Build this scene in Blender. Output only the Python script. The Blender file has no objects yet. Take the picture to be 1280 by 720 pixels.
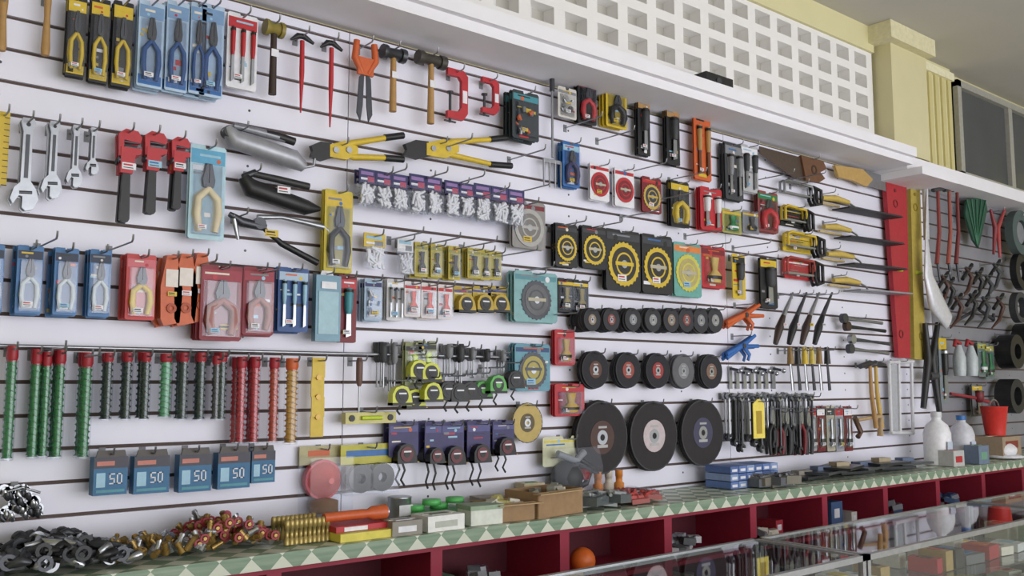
import bpy, bmesh, math, random
from mathutils import Vector
random.seed(7)
R=random.random
def U(a,b): return a+(b-a)*R()
D=3.15; EYE=1.5; F=1150.0
p=math.atan(119/1150); yaw=math.radians(39.4)
s_,c_=math.sin(yaw),math.cos(yaw); sp,cp=math.sin(p),math.cos(p)
FW=Vector((s_*cp,c_*cp,sp)); RT=Vector((c_,-s_,0)); UP=Vector((-s_*sp,-c_*sp,cp))
CAM=Vector((0,-D,EYE))
def ray(px,py): return FW*F+RT*(px-640)+UP*(360-py)
def Pt(px,py,off=0):
    d=ray(px,py); t=(D-off)/d.y; q=CAM+d*t; return (q.x,q.z)
def Gt(px,py,z):
    d=ray(px,py); t=(z-EYE)/d.z; q=CAM+d*t; return (q.x,-q.y)
sc=bpy.context.scene
sc.view_settings.view_transform='Standard'
# ---------------------------------------------------------------- materials
_m={}
def lin(c): return tuple((x/12.92 if x<=.04045 else ((x+.055)/1.055)**2.4) for x in c)
def hx(h):
    c=[int(h[0:2],16)/255,int(h[2:4],16)/255,int(h[4:6],16)/255]
    l=.3*c[0]+.59*c[1]+.11*c[2]
    return lin([x*.87+l*.13 for x in c])
def M(h,rough=.5,metal=0.,var=.18,scale=40.):
    k=(h,rough,metal)
    if k in _m: return _m[k]
    m=bpy.data.materials.new('mat_'+h+('_metal' if metal else '')); m.use_nodes=True
    nt=m.node_tree; bs=nt.nodes['Principled BSDF']
    bs.inputs['Roughness'].default_value=rough; bs.inputs['Metallic'].default_value=metal
    c=hx(h)
    n=nt.nodes.new('ShaderNodeTexNoise'); n.inputs['Scale'].default_value=scale; n.inputs['Detail'].default_value=2
    tc=nt.nodes.new('ShaderNodeTexCoord'); nt.links.new(tc.outputs['Object'],n.inputs['Vector'])
    mx=nt.nodes.new('ShaderNodeMix'); mx.data_type='RGBA'
    mx.inputs[6].default_value=(c[0]*(1-var),c[1]*(1-var),c[2]*(1-var),1)
    mx.inputs[7].default_value=(min(1,c[0]*(1+var)),min(1,c[1]*(1+var)),min(1,c[2]*(1+var)),1)
    nt.links.new(n.outputs['Fac'],mx.inputs[0]); nt.links.new(mx.outputs[2],bs.inputs['Base Color'])
    _m[k]=m; return m
def clearmat(name,tint=(.97,.98,1.0),base=.05,k=.5,rough=.1):
    m=bpy.data.materials.new(name); m.use_nodes=True; nt=m.node_tree
    for n in list(nt.nodes): nt.nodes.remove(n)
    o=nt.nodes.new('ShaderNodeOutputMaterial'); t=nt.nodes.new('ShaderNodeBsdfTransparent')
    t.inputs[0].default_value=(*tint,1)
    g=nt.nodes.new('ShaderNodeBsdfGlossy'); g.inputs['Roughness'].default_value=rough; g.inputs[0].default_value=(.9,.92,.95,1)
    lw=nt.nodes.new('ShaderNodeLayerWeight'); lw.inputs[0].default_value=.5
    pw=nt.nodes.new('ShaderNodeMath'); pw.operation='POWER'; pw.inputs[1].default_value=4
    mu=nt.nodes.new('ShaderNodeMath'); mu.operation='MULTIPLY_ADD'; mu.inputs[1].default_value=k; mu.inputs[2].default_value=base
    mx=nt.nodes.new('ShaderNodeMixShader')
    nt.links.new(lw.outputs['Facing'],pw.inputs[0]); nt.links.new(pw.outputs[0],mu.inputs[0]); nt.links.new(mu.outputs[0],mx.inputs[0])
    nt.links.new(t.outputs[0],mx.inputs[1]); nt.links.new(g.outputs[0],mx.inputs[2]); nt.links.new(mx.outputs[0],o.inputs[0])
    return m
CLR=clearmat('clear_plastic',(.95,.96,.98),.045,.35,.16); GLS=clearmat('case_glass',(.90,.94,.93),.13,.8,.03)
def diamond():
    m=bpy.data.materials.new('diamond_oilcloth'); m.use_nodes=True; nt=m.node_tree; bs=nt.nodes['Principled BSDF']
    bs.inputs['Roughness'].default_value=.4
    tc=nt.nodes.new('ShaderNodeTexCoord'); mp=nt.nodes.new('ShaderNodeMapping')
    mp.inputs['Rotation'].default_value=(0,math.radians(45),0)
    sx=nt.nodes.new('ShaderNodeSeparateXYZ'); cb=nt.nodes.new('ShaderNodeCombineXYZ')
    ad=nt.nodes.new('ShaderNodeMath'); ad.operation='ADD'
    nt.links.new(tc.outputs['Object'],sx.inputs[0])
    nt.links.new(sx.outputs['Y'],ad.inputs[0]); nt.links.new(sx.outputs['Z'],ad.inputs[1])
    nt.links.new(sx.outputs['X'],cb.inputs['X']); nt.links.new(ad.outputs[0],cb.inputs['Z'])
    cb.inputs['Y'].default_value=.31
    nt.links.new(cb.outputs[0],mp.inputs[0])
    ck=nt.nodes.new('ShaderNodeTexChecker'); ck.inputs['Scale'].default_value=14
    ck.inputs[1].default_value=(*hx('DADDCB'),1); ck.inputs[2].default_value=(*hx('4E7C5C'),1)
    nt.links.new(mp.outputs[0],ck.inputs[0])
    n=nt.nodes.new('ShaderNodeTexNoise'); n.inputs['Scale'].default_value=60
    mx=nt.nodes.new('ShaderNodeMix'); mx.data_type='RGBA'; mx.inputs[7].default_value=(*hx('C3CBB4'),1)
    mu=nt.nodes.new('ShaderNodeMath'); mu.operation='MULTIPLY'; mu.inputs[1].default_value=.6
    nt.links.new(n.outputs['Fac'],mu.inputs[0]); nt.links.new(mu.outputs[0],mx.inputs[0]); nt.links.new(ck.outputs[0],mx.inputs[6])
    nt.links.new(mx.outputs[2],bs.inputs['Base Color']); return m
BLK=M('1A1A1C',.45); STEEL=M('A0A3A8',.32,.85); DST=M('4C4E53',.4,.7); CHR=M('B4B7BD',.28,.9); WHT=M('DCDCE2',.5)
RED=M('C0202A',.45); DRED=M('7C1822',.5); YEL=M('D2B01E',.45); ORG=M('D05822',.45); BLU=M('2868B0',.45); LBL=M('8FBCD4',.45)
WOOD=M('B08448',.6); GRN=M('1A7A40',.4); NEON=M('BCD428',.4); BRASS=M('A08040',.4,.7); GRY=M('7E8086',.55); DBL=M('2A2A62',.5)
TEAL=M('3A8A98',.45); TAN=M('B59468',.7); NGR=M('5FC060',.5); DGR=M('3A3C40',.6); CRM=M('E6DFB8',.7); CAP=M('A81C2C',.45)
PAL=[WHT,YEL,RED,BLU,BLK,LBL,GRY,ORG,M('D8D0C0')]
# ---------------------------------------------------------------- mesh builder
class B:
    def __init__(s): s.v=[];s.f=[];s.mi=[];s.sm=[];s.m=[];s.o=(0,0,0)
    def mat(s,m):
        if m not in s.m: s.m.append(m)
        return s.m.index(m)
    def add(s,vs,fs,m,sm=False):
        k=len(s.v); o=s.o
        s.v+= [(a+o[0],-(b+o[1]),c+o[2]) for a,b,c in vs]
        i=s.mat(m)
        for f in fs:
            s.f.append(tuple(k+j for j in f)); s.mi.append(i); s.sm.append(sm)
    def box(s,u0,u1,v0,v1,w0,w1,m):
        vs=[(u0,v0,w0),(u1,v0,w0),(u1,v1,w0),(u0,v1,w0),(u0,v0,w1),(u1,v0,w1),(u1,v1,w1),(u0,v1,w1)]
        s.add(vs,[(0,1,2,3),(4,7,6,5),(0,4,5,1),(1,5,6,2),(2,6,7,3),(3,7,4,0)],m)
    def rbox(s,c,sz,rz,m,tilt=0):
        hx_,hy,hz=[q/2 for q in sz]; cr,sr=math.cos(rz),math.sin(rz); ct,st=math.cos(tilt),math.sin(tilt); vs=[]
        for z in(-hz,hz):
            for x,y in((-hx_,-hy),(hx_,-hy),(hx_,hy),(-hx_,hy)):
                x2=x*ct+z*st; z2=-x*st+z*ct
                vs.append((c[0]+x2*cr-y*sr,c[1]+x2*sr+y*cr,c[2]+z2))
        s.add(vs,[(0,1,2,3),(4,7,6,5),(0,4,5,1),(1,5,6,2),(2,6,7,3),(3,7,4,0)],m)
    def poly(s,pts,v0,v1,m):
        n=len(pts); vs=[(a,v0,c) for a,c in pts]+[(a,v1,c) for a,c in pts]
        fs=[tuple(range(n)),tuple(range(2*n-1,n-1,-1))]+[(i,(i+1)%n,n+(i+1)%n,n+i) for i in range(n)]
        s.add(vs,fs,m)
    def tube(s,pts,r,m,n=8,flat=1.0):
        P=[Vector(q) for q in pts]; rs=r if isinstance(r,(list,tuple)) else [r]*len(P)
        vs=[];fs=[]
        ref=None
        for i,q in enumerate(P):
            t=(P[min(i+1,len(P)-1)]-P[max(i-1,0)])
            if t.length<1e-9: t=Vector((0,0,1))
            t.normalize()
            if ref is None or abs(ref.dot(t))>.98:
                ref=Vector((0,1,0)) if abs(t.y)<.9 else Vector((0,0,1))
            a=(ref-t*ref.dot(t)).normalized(); b=t.cross(a)
            for j in range(n):
                an=2*math.pi*j/n; vs.append(tuple(q+a*math.cos(an)*rs[i]*flat+b*math.sin(an)*rs[i]))
        for i in range(len(P)-1):
            for j in range(n):
                fs.append((i*n+j,i*n+(j+1)%n,(i+1)*n+(j+1)%n,(i+1)*n+j))
        s.add(vs,fs,m,True)
        k=len(P)-1
        s.add([vs[j] for j in range(n)],[tuple(range(n))],m); s.add([vs[k*n+j] for j in range(n)],[tuple(range(n))],m)
    def cyl(s,a,b,r,m,n=14,r2=None): s.tube([a,b],[r,r if r2 is None else r2],m,n)
    def disc(s,cu,cw,v0,v1,r,m,n=32):
        s.poly([(cu+r*math.cos(2*math.pi*i/n),cw+r*math.sin(2*math.pi*i/n)) for i in range(n)],v0,v1,m)
    def ring(s,cu,cw,v0,v1,r0,r1,m,n=32,a0=0,a1=2*math.pi,ex=1.):
        vs=[];fs=[];full=abs(a1-a0-2*math.pi)<1e-6; k=n if full else n+1
        for i in range(k):
            a=a0+(a1-a0)*i/n; c,d=math.cos(a)*ex,math.sin(a)
            vs+=[(cu+r0*c,v0,cw+r0*d),(cu+r1*c,v0,cw+r1*d),(cu+r1*c,v1,cw+r1*d),(cu+r0*c,v1,cw+r0*d)]
        for i in range(n):
            A=i*4; Bq=((i+1)%k)*4
            for j in range(4): fs.append((A+j,A+(j+1)%4,Bq+(j+1)%4,Bq+j))
        if not full: fs+=[(0,1,2,3),((k-1)*4,(k-1)*4+1,(k-1)*4+2,(k-1)*4+3)]
        s.add(vs,fs,m)
    def gear(s,cu,cw,v0,v1,r,m,t=24,d=.07):
        pts=[]
        for i in range(t):
            a=2*math.pi*i/t; pts.append((cu+r*math.cos(a),cw+r*math.sin(a)))
            a+=2*math.pi/t*.75; pts.append((cu+r*(1-d)*math.cos(a),cw+r*(1-d)*math.sin(a)))
        s.poly(pts,v0,v1,m)
    def lathe(s,c,prof,m,n=16,axis=2):
        vs=[];fs=[]
        for r,h in prof:
            for j in range(n):
                a=2*math.pi*j/n; q=(r*math.cos(a),r*math.sin(a),h)
                if axis==1: q=(q[0],q[2],q[1])
                if axis==0: q=(q[2],q[0],q[1])
                vs.append((c[0]+q[0],c[1]+q[1],c[2]+q[2]))
        for i in range(len(prof)-1):
            for j in range(n): fs.append((i*n+j,i*n+(j+1)%n,(i+1)*n+(j+1)%n,(i+1)*n+j))
        s.add(vs,fs,m,True)
        s.add(vs[:n],[tuple(range(n))],m); s.add(vs[-n:],[tuple(range(n))],m)
    def sph(s,c,r,m,sz=(1,1,1),n=14):
        pr=[(max(.001,r*math.sin(math.pi*i/10)),-r*math.cos(math.pi*i/10)) for i in range(11)]
        vs=[];fs=[]
        for a,h in pr:
            for j in range(n):
                t=2*math.pi*j/n; vs.append((c[0]+a*math.cos(t)*sz[0],c[1]+a*math.sin(t)*sz[1],c[2]+h*sz[2]))
        for i in range(10):
            for j in range(n): fs.append((i*n+j,i*n+(j+1)%n,(i+1)*n+(j+1)%n,(i+1)*n+j))
        s.add(vs,fs,m,True)
    def twist(s,u,v,w0,h,r,m,turns=6,n=40):
        vs=[];fs=[]
        for i in range(n+1):
            a=2*math.pi*turns*i/n; z=w0+h*i/n
            for q,k in((1,.3),(-.3,1),(-1,-.3),(.3,-1)):
                vs.append((u+r*(q*math.cos(a)-k*.45*math.sin(a)),v+r*(q*math.sin(a)+k*.45*math.cos(a)),z))
        for i in range(n):
            for j in range(4): fs.append((i*4+j,i*4+(j+1)%4,(i+1)*4+(j+1)%4,(i+1)*4+j))
        fs+=[(0,1,2,3),(n*4,n*4+1,n*4+2,n*4+3)]
        s.add(vs,fs,m)
    def finish(s,name):
        if not s.v: return None
        xs=[q[0] for q in s.v];ys=[q[1] for q in s.v];zs=[q[2] for q in s.v]
        c=((min(xs)+max(xs))/2,(min(ys)+max(ys))/2,min(zs))
        me=bpy.data.meshes.new(name); me.from_pydata([(a-c[0],b-c[1],d-c[2]) for a,b,d in s.v],[],s.f)
        for m in s.m: me.materials.append(m)
        me.polygons.foreach_set('material_index',s.mi); me.polygons.foreach_set('use_smooth',s.sm)
        bm=bmesh.new(); bm.from_mesh(me); bmesh.ops.recalc_face_normals(bm,faces=bm.faces); bm.to_mesh(me); bm.free()
        o=bpy.data.objects.new(name,me); o.location=c; sc.collection.objects.link(o); return o
def parent(ch,pa):
    ch.parent=pa; ch.location=Vector(ch.location)-Vector(pa.location)
HK=B()
def hookat(u,w,L):
    if w>2.86: return
    HK.tube([(u,.001,w),(u,L,w),(u,L+.008,w+.006),(u,L+.012,w+.022)],.0032,STEEL,6)
    HK.box(u-.010,u+.010,.0,.003,w-.02,w+.015,GRY)
def hang(name,x0,y0,x1,y1,fn,off=.06,n=1,dv=.013,hook=True,**k):
    xm,ym=(x0+x1)/2,(y0+y1)/2
    u0=Pt(x0,ym,off)[0];u1=Pt(x1,ym,off)[0];wt=Pt(xm,y0,off)[1];wb=Pt(xm,y1,off)[1]
    W,H=u1-u0,wt-wb; b=B()
    for i in range(n):
        vv=off-i*dv
        if vv<.006: break
        b.o=(u0+(U(-.006,.006) if i else 0),vv,wb+(U(-.005,.004) if i else 0)); fn(b,W,H,**k)
    b.finish(name)
    if hook: hookat((u0+u1)/2,wt-.012,off+.06)
# ---------------------------------------------------------------- item builders
def card(b,u,w,W,H,c,v=0,hd=None,ft=None,hf=.2,t=.003):
    e=min(W,H)*.05
    b.poly([(u+e,w),(u+W-e,w),(u+W,w+e),(u+W,w+H-e),(u+W-e,w+H),(u+W*.6,w+H),(u+W*.57,w+H-.012),(u+W*.43,w+H-.012),(u+W*.4,w+H),(u+e,w+H),(u,w+H-e),(u,w+e)],v,v+t,c)
    if hd: 
        b.box(u+.03*W,u+W*.97,v+t,v+t+.001,w+H*(1-hf),w+H-.016,hd)
        a=U(.08,.3); b.box(u+a*W,u+W*(a+U(.3,.6)),v+t+.001,v+t+.0016,w+H*(1-hf*.62),w+H*(1-hf*.62)+H*.025,random.choice(PAL))
        b.disc(u+W*U(.2,.8),w+H*(1-hf*.8),v+t+.001,v+t+.0018,min(W,H)*.06,random.choice(PAL),12)
    if ft: b.box(u+.05*W,u+W*.95,v+t,v+t+.001,w+H*.03,w+H*.14,ft)
    for i in range(4):
        a=U(.03,.5); z=U(.03,.74); b.box(u+a*W,u+W*(a+U(.1,.48)),v+t,v+t+.0008+i*.0002,w+H*z,w+H*(z+U(.012,.06)),random.choice(PAL))
def stick(b,u,w,s=.03,v=.01):
    k=R(); b.box(u,u+s,v,v+.001,w,w+s*.5,WHT if k<.7 else (YEL if k<.85 else LBL)); b.box(u+s*.1,u+s*.75,v+.001,v+.0016,w+s*.28,w+s*.4,RED if k<.4 else BLU if k>.8 else DGR); b.box(u+s*.1,u+s*.8,v+.001,v+.0016,w+s*.1,w+s*.16,BLK)
def pliers(b,cu,w0,h,wd,mh,v=.012,jaw=STEEL):
    pv=w0+.66*h
    for g in(-1,1):
        b.tube([(cu-g*.02*wd,v,pv-.02*h),(cu+g*.38*wd,v,w0+.48*h),(cu+g*.42*wd,v,w0+.25*h),(cu+g*.3*wd,v,w0)],[wd*.12,wd*.15,wd*.16,wd*.12],mh,8)
        b.poly([(cu+g*.02*wd,pv-.06*h),(cu+g*.2*wd,pv),(cu+g*.24*wd,pv+.1*h),(cu+g*.1*wd,w0+h),(cu+g*.01*wd,w0+h)],v-.005,v+.005,jaw)
    b.disc(cu,pv,v-.007,v+.008,wd*.14,jaw,12)
def f_pliers(b,W,H,c=BLU,hd=YEL,mh=BLK,ft=None,k=1,cl=True,jaw=DST):
    card(b,0,0,W,H,c,hd=hd,ft=ft)
    for i in range(k): pliers(b,W*(i+.5)/k,H*.08,H*.72,W*.72/k,mh,jaw=jaw)
    if cl: b.box(W*.1,W*.9,.003,.026,H*.05,H*.78,CLR)
    stick(b,W*.2,H*.1,min(W*.4,.03),.0265)
def f_blade(b,W,H,c=BLK,h1=YEL,bl=STEEL,k=1,hd=YEL):
    card(b,0,0,W,H,c,hd=hd)
    for i in range(k):
        u=W*(i+.5)/k; r=W*.2/k
        b.tube([(u,.014,H*.8),(u,.014,H*.72),(u,.014,H*.5),(u,.014,H*.42)],[r*.8,r*1.1,r,r*.7],h1,8)
        b.tube([(u,.014,H*.78),(u,.014,H*.74)],[r*1.15,r*1.15],BLK if h1 is not BLK else STEEL,8)
        b.poly([(u-r*.6,H*.42),(u+r*.6,H*.42),(u+r*.7,H*.1),(u-r*.7,H*.07)],.01,.016,bl)
    stick(b,W*.2,H*.12,min(W*.4,.03),.018)
def f_plain(b,W,H,c=WHT,hd=RED,ft=None,inn=None,cl=True,bits=0):
    card(b,0,0,W,H,c,hd=hd,ft=ft)
    if bits:
        for j in range(bits):
            a=U(.15,.75)*W; z=U(.08,.62)*H
            b.tube([(a,U(.006,.018),z),(a+U(-.12,.12)*W,U(.006,.018),z+U(.04,.14)*H)],W*U(.04,.08),inn if j%2 else STEEL,6)
    elif inn:
        b.tube([(W*.5,.013,H*.12),(W*.5,.013,H*.3),(W*.5,.013,H*.42),(W*.5,.013,H*.72)],[W*.2,W*.24,W*.1,W*.16],inn,10,.5)
        b.tube([(W*.5,.013,H*.2),(W*.5,.013,H*.28)],[W*.26,W*.26],WHT if R()<.4 else BLK,10,.5)
    if cl: b.box(W*.12,W*.88,.003,.024,H*.07,H*.76,CLR)
    stick(b,W*.25,H*.14,min(W*.4,.03),.0255)
def f_discard(b,W,H,c=BLK,dc=YEL,cc=BLK,hd=YEL,gear=True):
    card(b,0,0,W,H,c,hd=hd,hf=.17)
    r=min(W*.46,H*.4); cw=H*.44
    (b.gear if gear else b.disc)(W/2,cw,.005,.007,r,dc)
    b.disc(W/2,cw,.007,.0085,r*.76,cc,24); b.ring(W/2,cw,.0085,.0095,r*.44,r*.52,dc); b.disc(W/2,cw,.0085,.0105,r*.18,STEEL,16)
    a=U(-.1,.3); b.rbox((W/2,.010,cw+r*.3*a),(r*1.15,.002,r*.16),0,M('B0A890') if R()<.5 else dc)
    if R()<.5: stick(b,W*.3,cw-r*.75,W*.25,.0095)
def f_disc(b,W,H,c=M('24242A',.8),lab=RED,saw=False):
    r=H/2; (b.gear if saw else b.disc)(W/2,r,0,.006,r,c); b.ring(W/2,r,.006,.007,r*.96,r*.99,DGR)
    b.ring(W/2,r,.006,.0075,r*.2,r*.46,lab,24); b.ring(W/2,r,.006,.0085,r*.09,r*.2,STEEL,20)
    b.box(W/2-r*.2,W/2+r*.2,.0076,.0082,r*.72,r*.80,M('A8A8A8')); b.box(W/2-r*.15,W/2+r*.17,.0076,.0082,r*1.25,r*1.31,M('A8A8A8'))
def f_bag(b,W,H,hd=DBL,inn=WHT,k=1):
    for i in range(k):
        u=W*i/k; w=W/k*.98
        b.box(u,u+w,.0,.005,H*.62,H,hd); b.box(u+w*.1,u+w*.85,.005,.006,H*.84,H*.93,M('8A6AA8') if hd is DBL else LBL); b.box(u+w*.1,u+w*.5,.005,.006,H*.7,H*.76,WHT)
        b.box(u+w*.5,u+w*.9,.005,.0065,H*.66,H*.8,M('B04060') if hd is DBL else GRY)
        for j in range(26):
            b.tube([(u+U(.1,.9)*w,U(.004,.018),U(.02,.6)*H),(u+U(.1,.9)*w,U(.004,.018),U(.05,.62)*H)],.0055,inn,5)
        b.poly([(u+w*.03,H*.04),(u+w*.5,0),(u+w*.97,H*.04),(u+w,H*.4),(u+w*.97,H*.7),(u+w*.03,H*.7),(u,H*.4)],-.002,.023,CLR)
def tape(b,cu,cw,s,mc=YEL,v=0,mid=BLK):
    b.poly([(cu-s*.5,cw-s*.42),(cu+s*.55,cw-s*.42),(cu+s*.55,cw-s*.25),(cu+s*.48,cw+s*.1),(cu+s*.3,cw+s*.4),(cu,cw+s*.48),(cu-s*.32,cw+s*.38),(cu-s*.5,cw+s*.1)],v,v+.035,mc)
    b.disc(cu-.02*s,cw,v+.035,v+.038,s*.34,mid,18); b.disc(cu-.02*s,cw,v+.038,v+.039,s*.16,DGR if mid is BLK else mc,14)
    b.box(cu-s*.2,cu+s*.2,v+.038,v+.0395,cw+s*.08,cw+s*.15,WHT)
    b.box(cu-s*.5,cu+s*.56,v-.001,v+.036,cw-s*.42,cw-s*.3,BLK); b.box(cu+s*.55,cu+s*.75,v+.012,v+.024,cw-s*.4,cw-s*.37,YEL)
def f_tape(b,W,H,mc=YEL,mid=BLK,strap=True,hd=None):
    s=min(W*.85,.085)
    if hd: card(b,0,H*.45,W,H*.55,hd,v=-.004,hd=M('50508A'),hf=.3)
    tape(b,W*.45,H*.5,s,mc,0,mid)
    if strap: b.tube([(W*.3,.02,H*.45),(W*.4,.03,H*.25),(W*.32,.02,H*.1),(W*.45,.02,0)],.005,BLK,6,.4)
def f_bit(b,W,H,c=GRN,cap=RED,spiral=True):
    r=W*.3
    b.tube([(W/2,.012,H*.86),(W/2,.012,H*.9),(W/2,.012,H)],[r*1.0,r*1.3,r*1.2],CAP if cap is RED else cap,10)
    b.twist(W/2,.012,H*.02,H*.84,r*1.3,c,turns=max(3,H/.045))
    b.cyl((W/2,.012,H*.02),(W/2,.012,H*.86),r*.95,c,8)
    b.cyl((W/2,.012,0),(W/2,.012,H*.87),r*1.4,CLR,10)
def f_wrench(b,W,H):
    m=STEEL; hw=W*.2
    b.poly([(W*.5-hw,H),(W*.5-hw*1.3,H*.95),(W*.5-hw*.8,H*.85),(W*.5-hw*.9,H*.3),(W*.12,H*.24),(W*.0,H*.12),(W*.1,H*.06),(W*.3,H*.16),(W*.42,H*.15),(W*.42,H*.03),(W*.55,0),(W*.8,H*.02),(W*.98,H*.13),(W*.88,H*.24),(W*.5+hw*.9,H*.32),(W*.5+hw*.8,H*.85),(W*.5+hw*1.3,H*.95),(W*.5+hw,H)],0,.011,m)
    b.box(W*.5-hw*.35,W*.5+hw*.35,.011,.013,H*.35,H*.82,DST); b.cyl((W*.3,.006,H*.19),(W*.75,.006,H*.2),.007,DST,8)
    b.disc(W*.5,H*.93,.011,.0125,hw*.4,BLK,12)
def f_pipew(b,W,H):
    b.poly([(W*.3,H*.02),(W*.4,0),(W*.6,0),(W*.66,H*.03),(W*.62,H*.6),(W*.36,H*.6)],0,.016,BLK)
    b.poly([(W*.26,H*.52),(W*.7,H*.52),(W*.78,H*.72),(W*.98,H*.74),(W,H*.8),(W*.25,H*.8)],-.002,.019,RED)
    b.poly([(W*.2,H*.7),(W*.36,H*.7),(W*.36,H*.88),(W*.95,H*.86),(W,H*.92),(W*.85,H*.99),(W*.4,H),(W*.16,H*.94)],0,.016,RED)
    b.cyl((W*.2,.008,H*.66),(W*.7,.008,H*.66),.011,DST,10); b.box(W*.4,W*.95,.003,.013,H*.8,H*.815,DST); b.box(W*.38,W*.95,.003,.013,H*.855,H*.87,DST)
    stick(b,W*.3,H*.56,W*.5,.02)
def f_hammer(b,W,H,hc=DST,hm=WOOD,grip=None):
    r=min(.014,W*.2); hh=min(.03,H*.14)
    b.tube([(W/2,.02,0),(W/2,.02,H*.3),(W/2,.02,H*.95)],[r*1.1,r,r*.8],hm,8)
    b.tube([(0,.02,H-hh),(W*.18,.02,H-hh),(W*.25,.02,H-hh),(W*.75,.02,H-hh),(W*.8,.02,H-hh)],[hh,hh,hh*.7,hh*.8,hh*.7],hc,10)
    b.cyl((W*.8,.02,H-hh),(W,.02,H-hh),hh,hc,10)
    b.box(W/2-r,W/2+r,.02+r,.02+r+.002,H*.5,H*.6,WHT)
def f_pick(b,W,H):
    b.tube([(W*.5,.012,0),(W*.52,.012,H*.5),(W*.5,.012,H*.9)],[.003,.010,.009],RED,8)
    b.tube([(-W*.3,.012,H*.88),(W*.2,.012,H*.95),(W*.6,.012,H*.96),(W*1.3,.012,H*.9)],[.004,.012,.012,.006],BLK,8)
def f_shears(b,W,H):
    for g in(-1,1):
        b.tube([(W*.5+g*.1*W,.012,H*.6),(W*.5+g*.4*W,.012,H*.78),(W*.5+g*.34*W,.012,H)],[.011,.015,.013],ORG,8)
        b.poly([(W*.5+g*.04*W,H*.62),(W*.5+g*.22*W,H*.55),(W*.5+g*.3*W,H*.1),(W*.5+g*.16*W,0),(W*.5+g*.08*W,H*.2)],.008,.015,DST)
    b.box(W*.2,W*.8,.006,.02,H*.58,H*.8,ORG)
def f_cclamp(b,W,H,m=RED):
    b.poly([(W*.1,H),(W*.8,H),(W,H*.9),(W,H*.15),(W*.8,0),(W*.1,0),(W*.1,H*.14),(W*.6,H*.16),(W*.72,H*.25),(W*.72,H*.78),(W*.6,H*.86),(W*.1,H*.86)],0,.018,m)
    b.cyl((W*.25,.009,-H*.08),(W*.25,.009,H*.5),.006,DST,8); b.cyl((W*.25,.009,H*.5),(W*.25,.009,H*.54),.014,DST,10); b.cyl((W*.0,.009,-H*.06),(W*.5,.009,-H*.06),.004,DST,6)
    b.box(W*.76,W*.96,.018,.019,H*.35,H*.6,WHT)
def f_hacksaw(b,W,H,m=YEL):
    b.tube([(W*.12,.012,H*.3),(W*.12,.012,H*.85),(W*.2,.012,H*.95),(W*.78,.012,H*.9),(W*.8,.012,H*.5)],.008,m,8)
    b.box(W*.1,W*.8,.009,.014,H*.3,H*.38,STEEL)
    b.tube([(W*.8,.012,H*.25),(W*.82,.012,H*.9),(W,.012,H*.8),(W,.012,H*.1),(W*.85,.012,0),(W*.8,.012,H*.25)],.011,BLK,8)
def f_snap(b,W,H,c=ORG):
    b.tube([(0,.012,H*.2),(W*.5,.012,H*.55),(W*.9,.012,H*.95)],[.012,.016,.01],c,8,.7)
    b.tube([(0,.012,H*.05),(W*.45,.012,H*.5),(W,.012,H*.55)],[.012,.014,.01],c,8,.7)
    b.tube([(W*.5,.012,H*.55),(W*.7,.012,H*.2),(W*.65,.012,0)],[.014,.012,.01],c,8,.7)
    b.disc(W*.5,H*.53,0,.026,.014,DST,12)
def f_key(b,W,H,k=8):
    for i in range(k):
        u=W*(i+.3)/k; a=U(-.1,.1)*H*.3; t=U(.2,.9)*H
        b.tube([(u,.01+i%3*.012,t),(u+a*.3,.01+i%3*.012,t-H*.1),(u+a+.01,.012,t-H*.22)],[.006,.010,.006],CHR if i%2 else DST,6)
        b.ring(u,t,.008,.014,.007,.016,STEEL,12)
    b.tube([(0,.012,H*.8),(W*.5,.03,H*.95),(W,.012,H*.75)],.004,STEEL,6)
def f_driver(b,W,H,h=RED,up=True):
    r=W*.3
    b.tube([(W/2,.014,H),(W/2,.014,H*.93),(W/2,.014,H*.62),(W/2,.014,H*.55)],[r*.7,r,r*.95,r*.5],h,10)
    b.cyl((W/2,.014,H*.56),(W/2,.014,0),r*.25,STEEL,8,r*.3)
def f_box(b,W,H,c=BLU,d=.045):
    b.box(0,W,0,d,0,H*.85,c); b.poly([(W*.05,H*.85),(W*.95,H*.85),(W*.9,H),(W*.1,H)],d-.006,d,M('4A4440'))
    b.box(W*.0,W,d,d+.001,H*.6,H*.85,M('3A3A48')); b.box(W*.08,W*.6,d+.001,d+.002,H*.66,H*.76,M('C07060'))
    def seg(u,w,s,segs):
        t=s*.22; S={'a':(0,s,2*s-t,2*s),'g':(0,s,s-t/2,s+t/2),'d':(0,s,0,t),'f':(0,t,s,2*s),'b':(s-t,s,s,2*s),'e':(0,t,0,s),'c':(s-t,s,0,s)}
        for k in segs: a=S[k]; b.box(u+a[0],u+a[1],d,d+.0015,w+a[2],w+a[3],WHT)
    s=H*.12; seg(W*.46,H*.24,s,'afgcd'); seg(W*.46+s*1.35,H*.24,s,'abcdef')
    b.box(W*.08,W*.34,d,d+.0015,H*.18,H*.5,LBL); b.box(W*.08,W*.92,d,d+.0015,H*.06,H*.12,TEAL)
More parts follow.
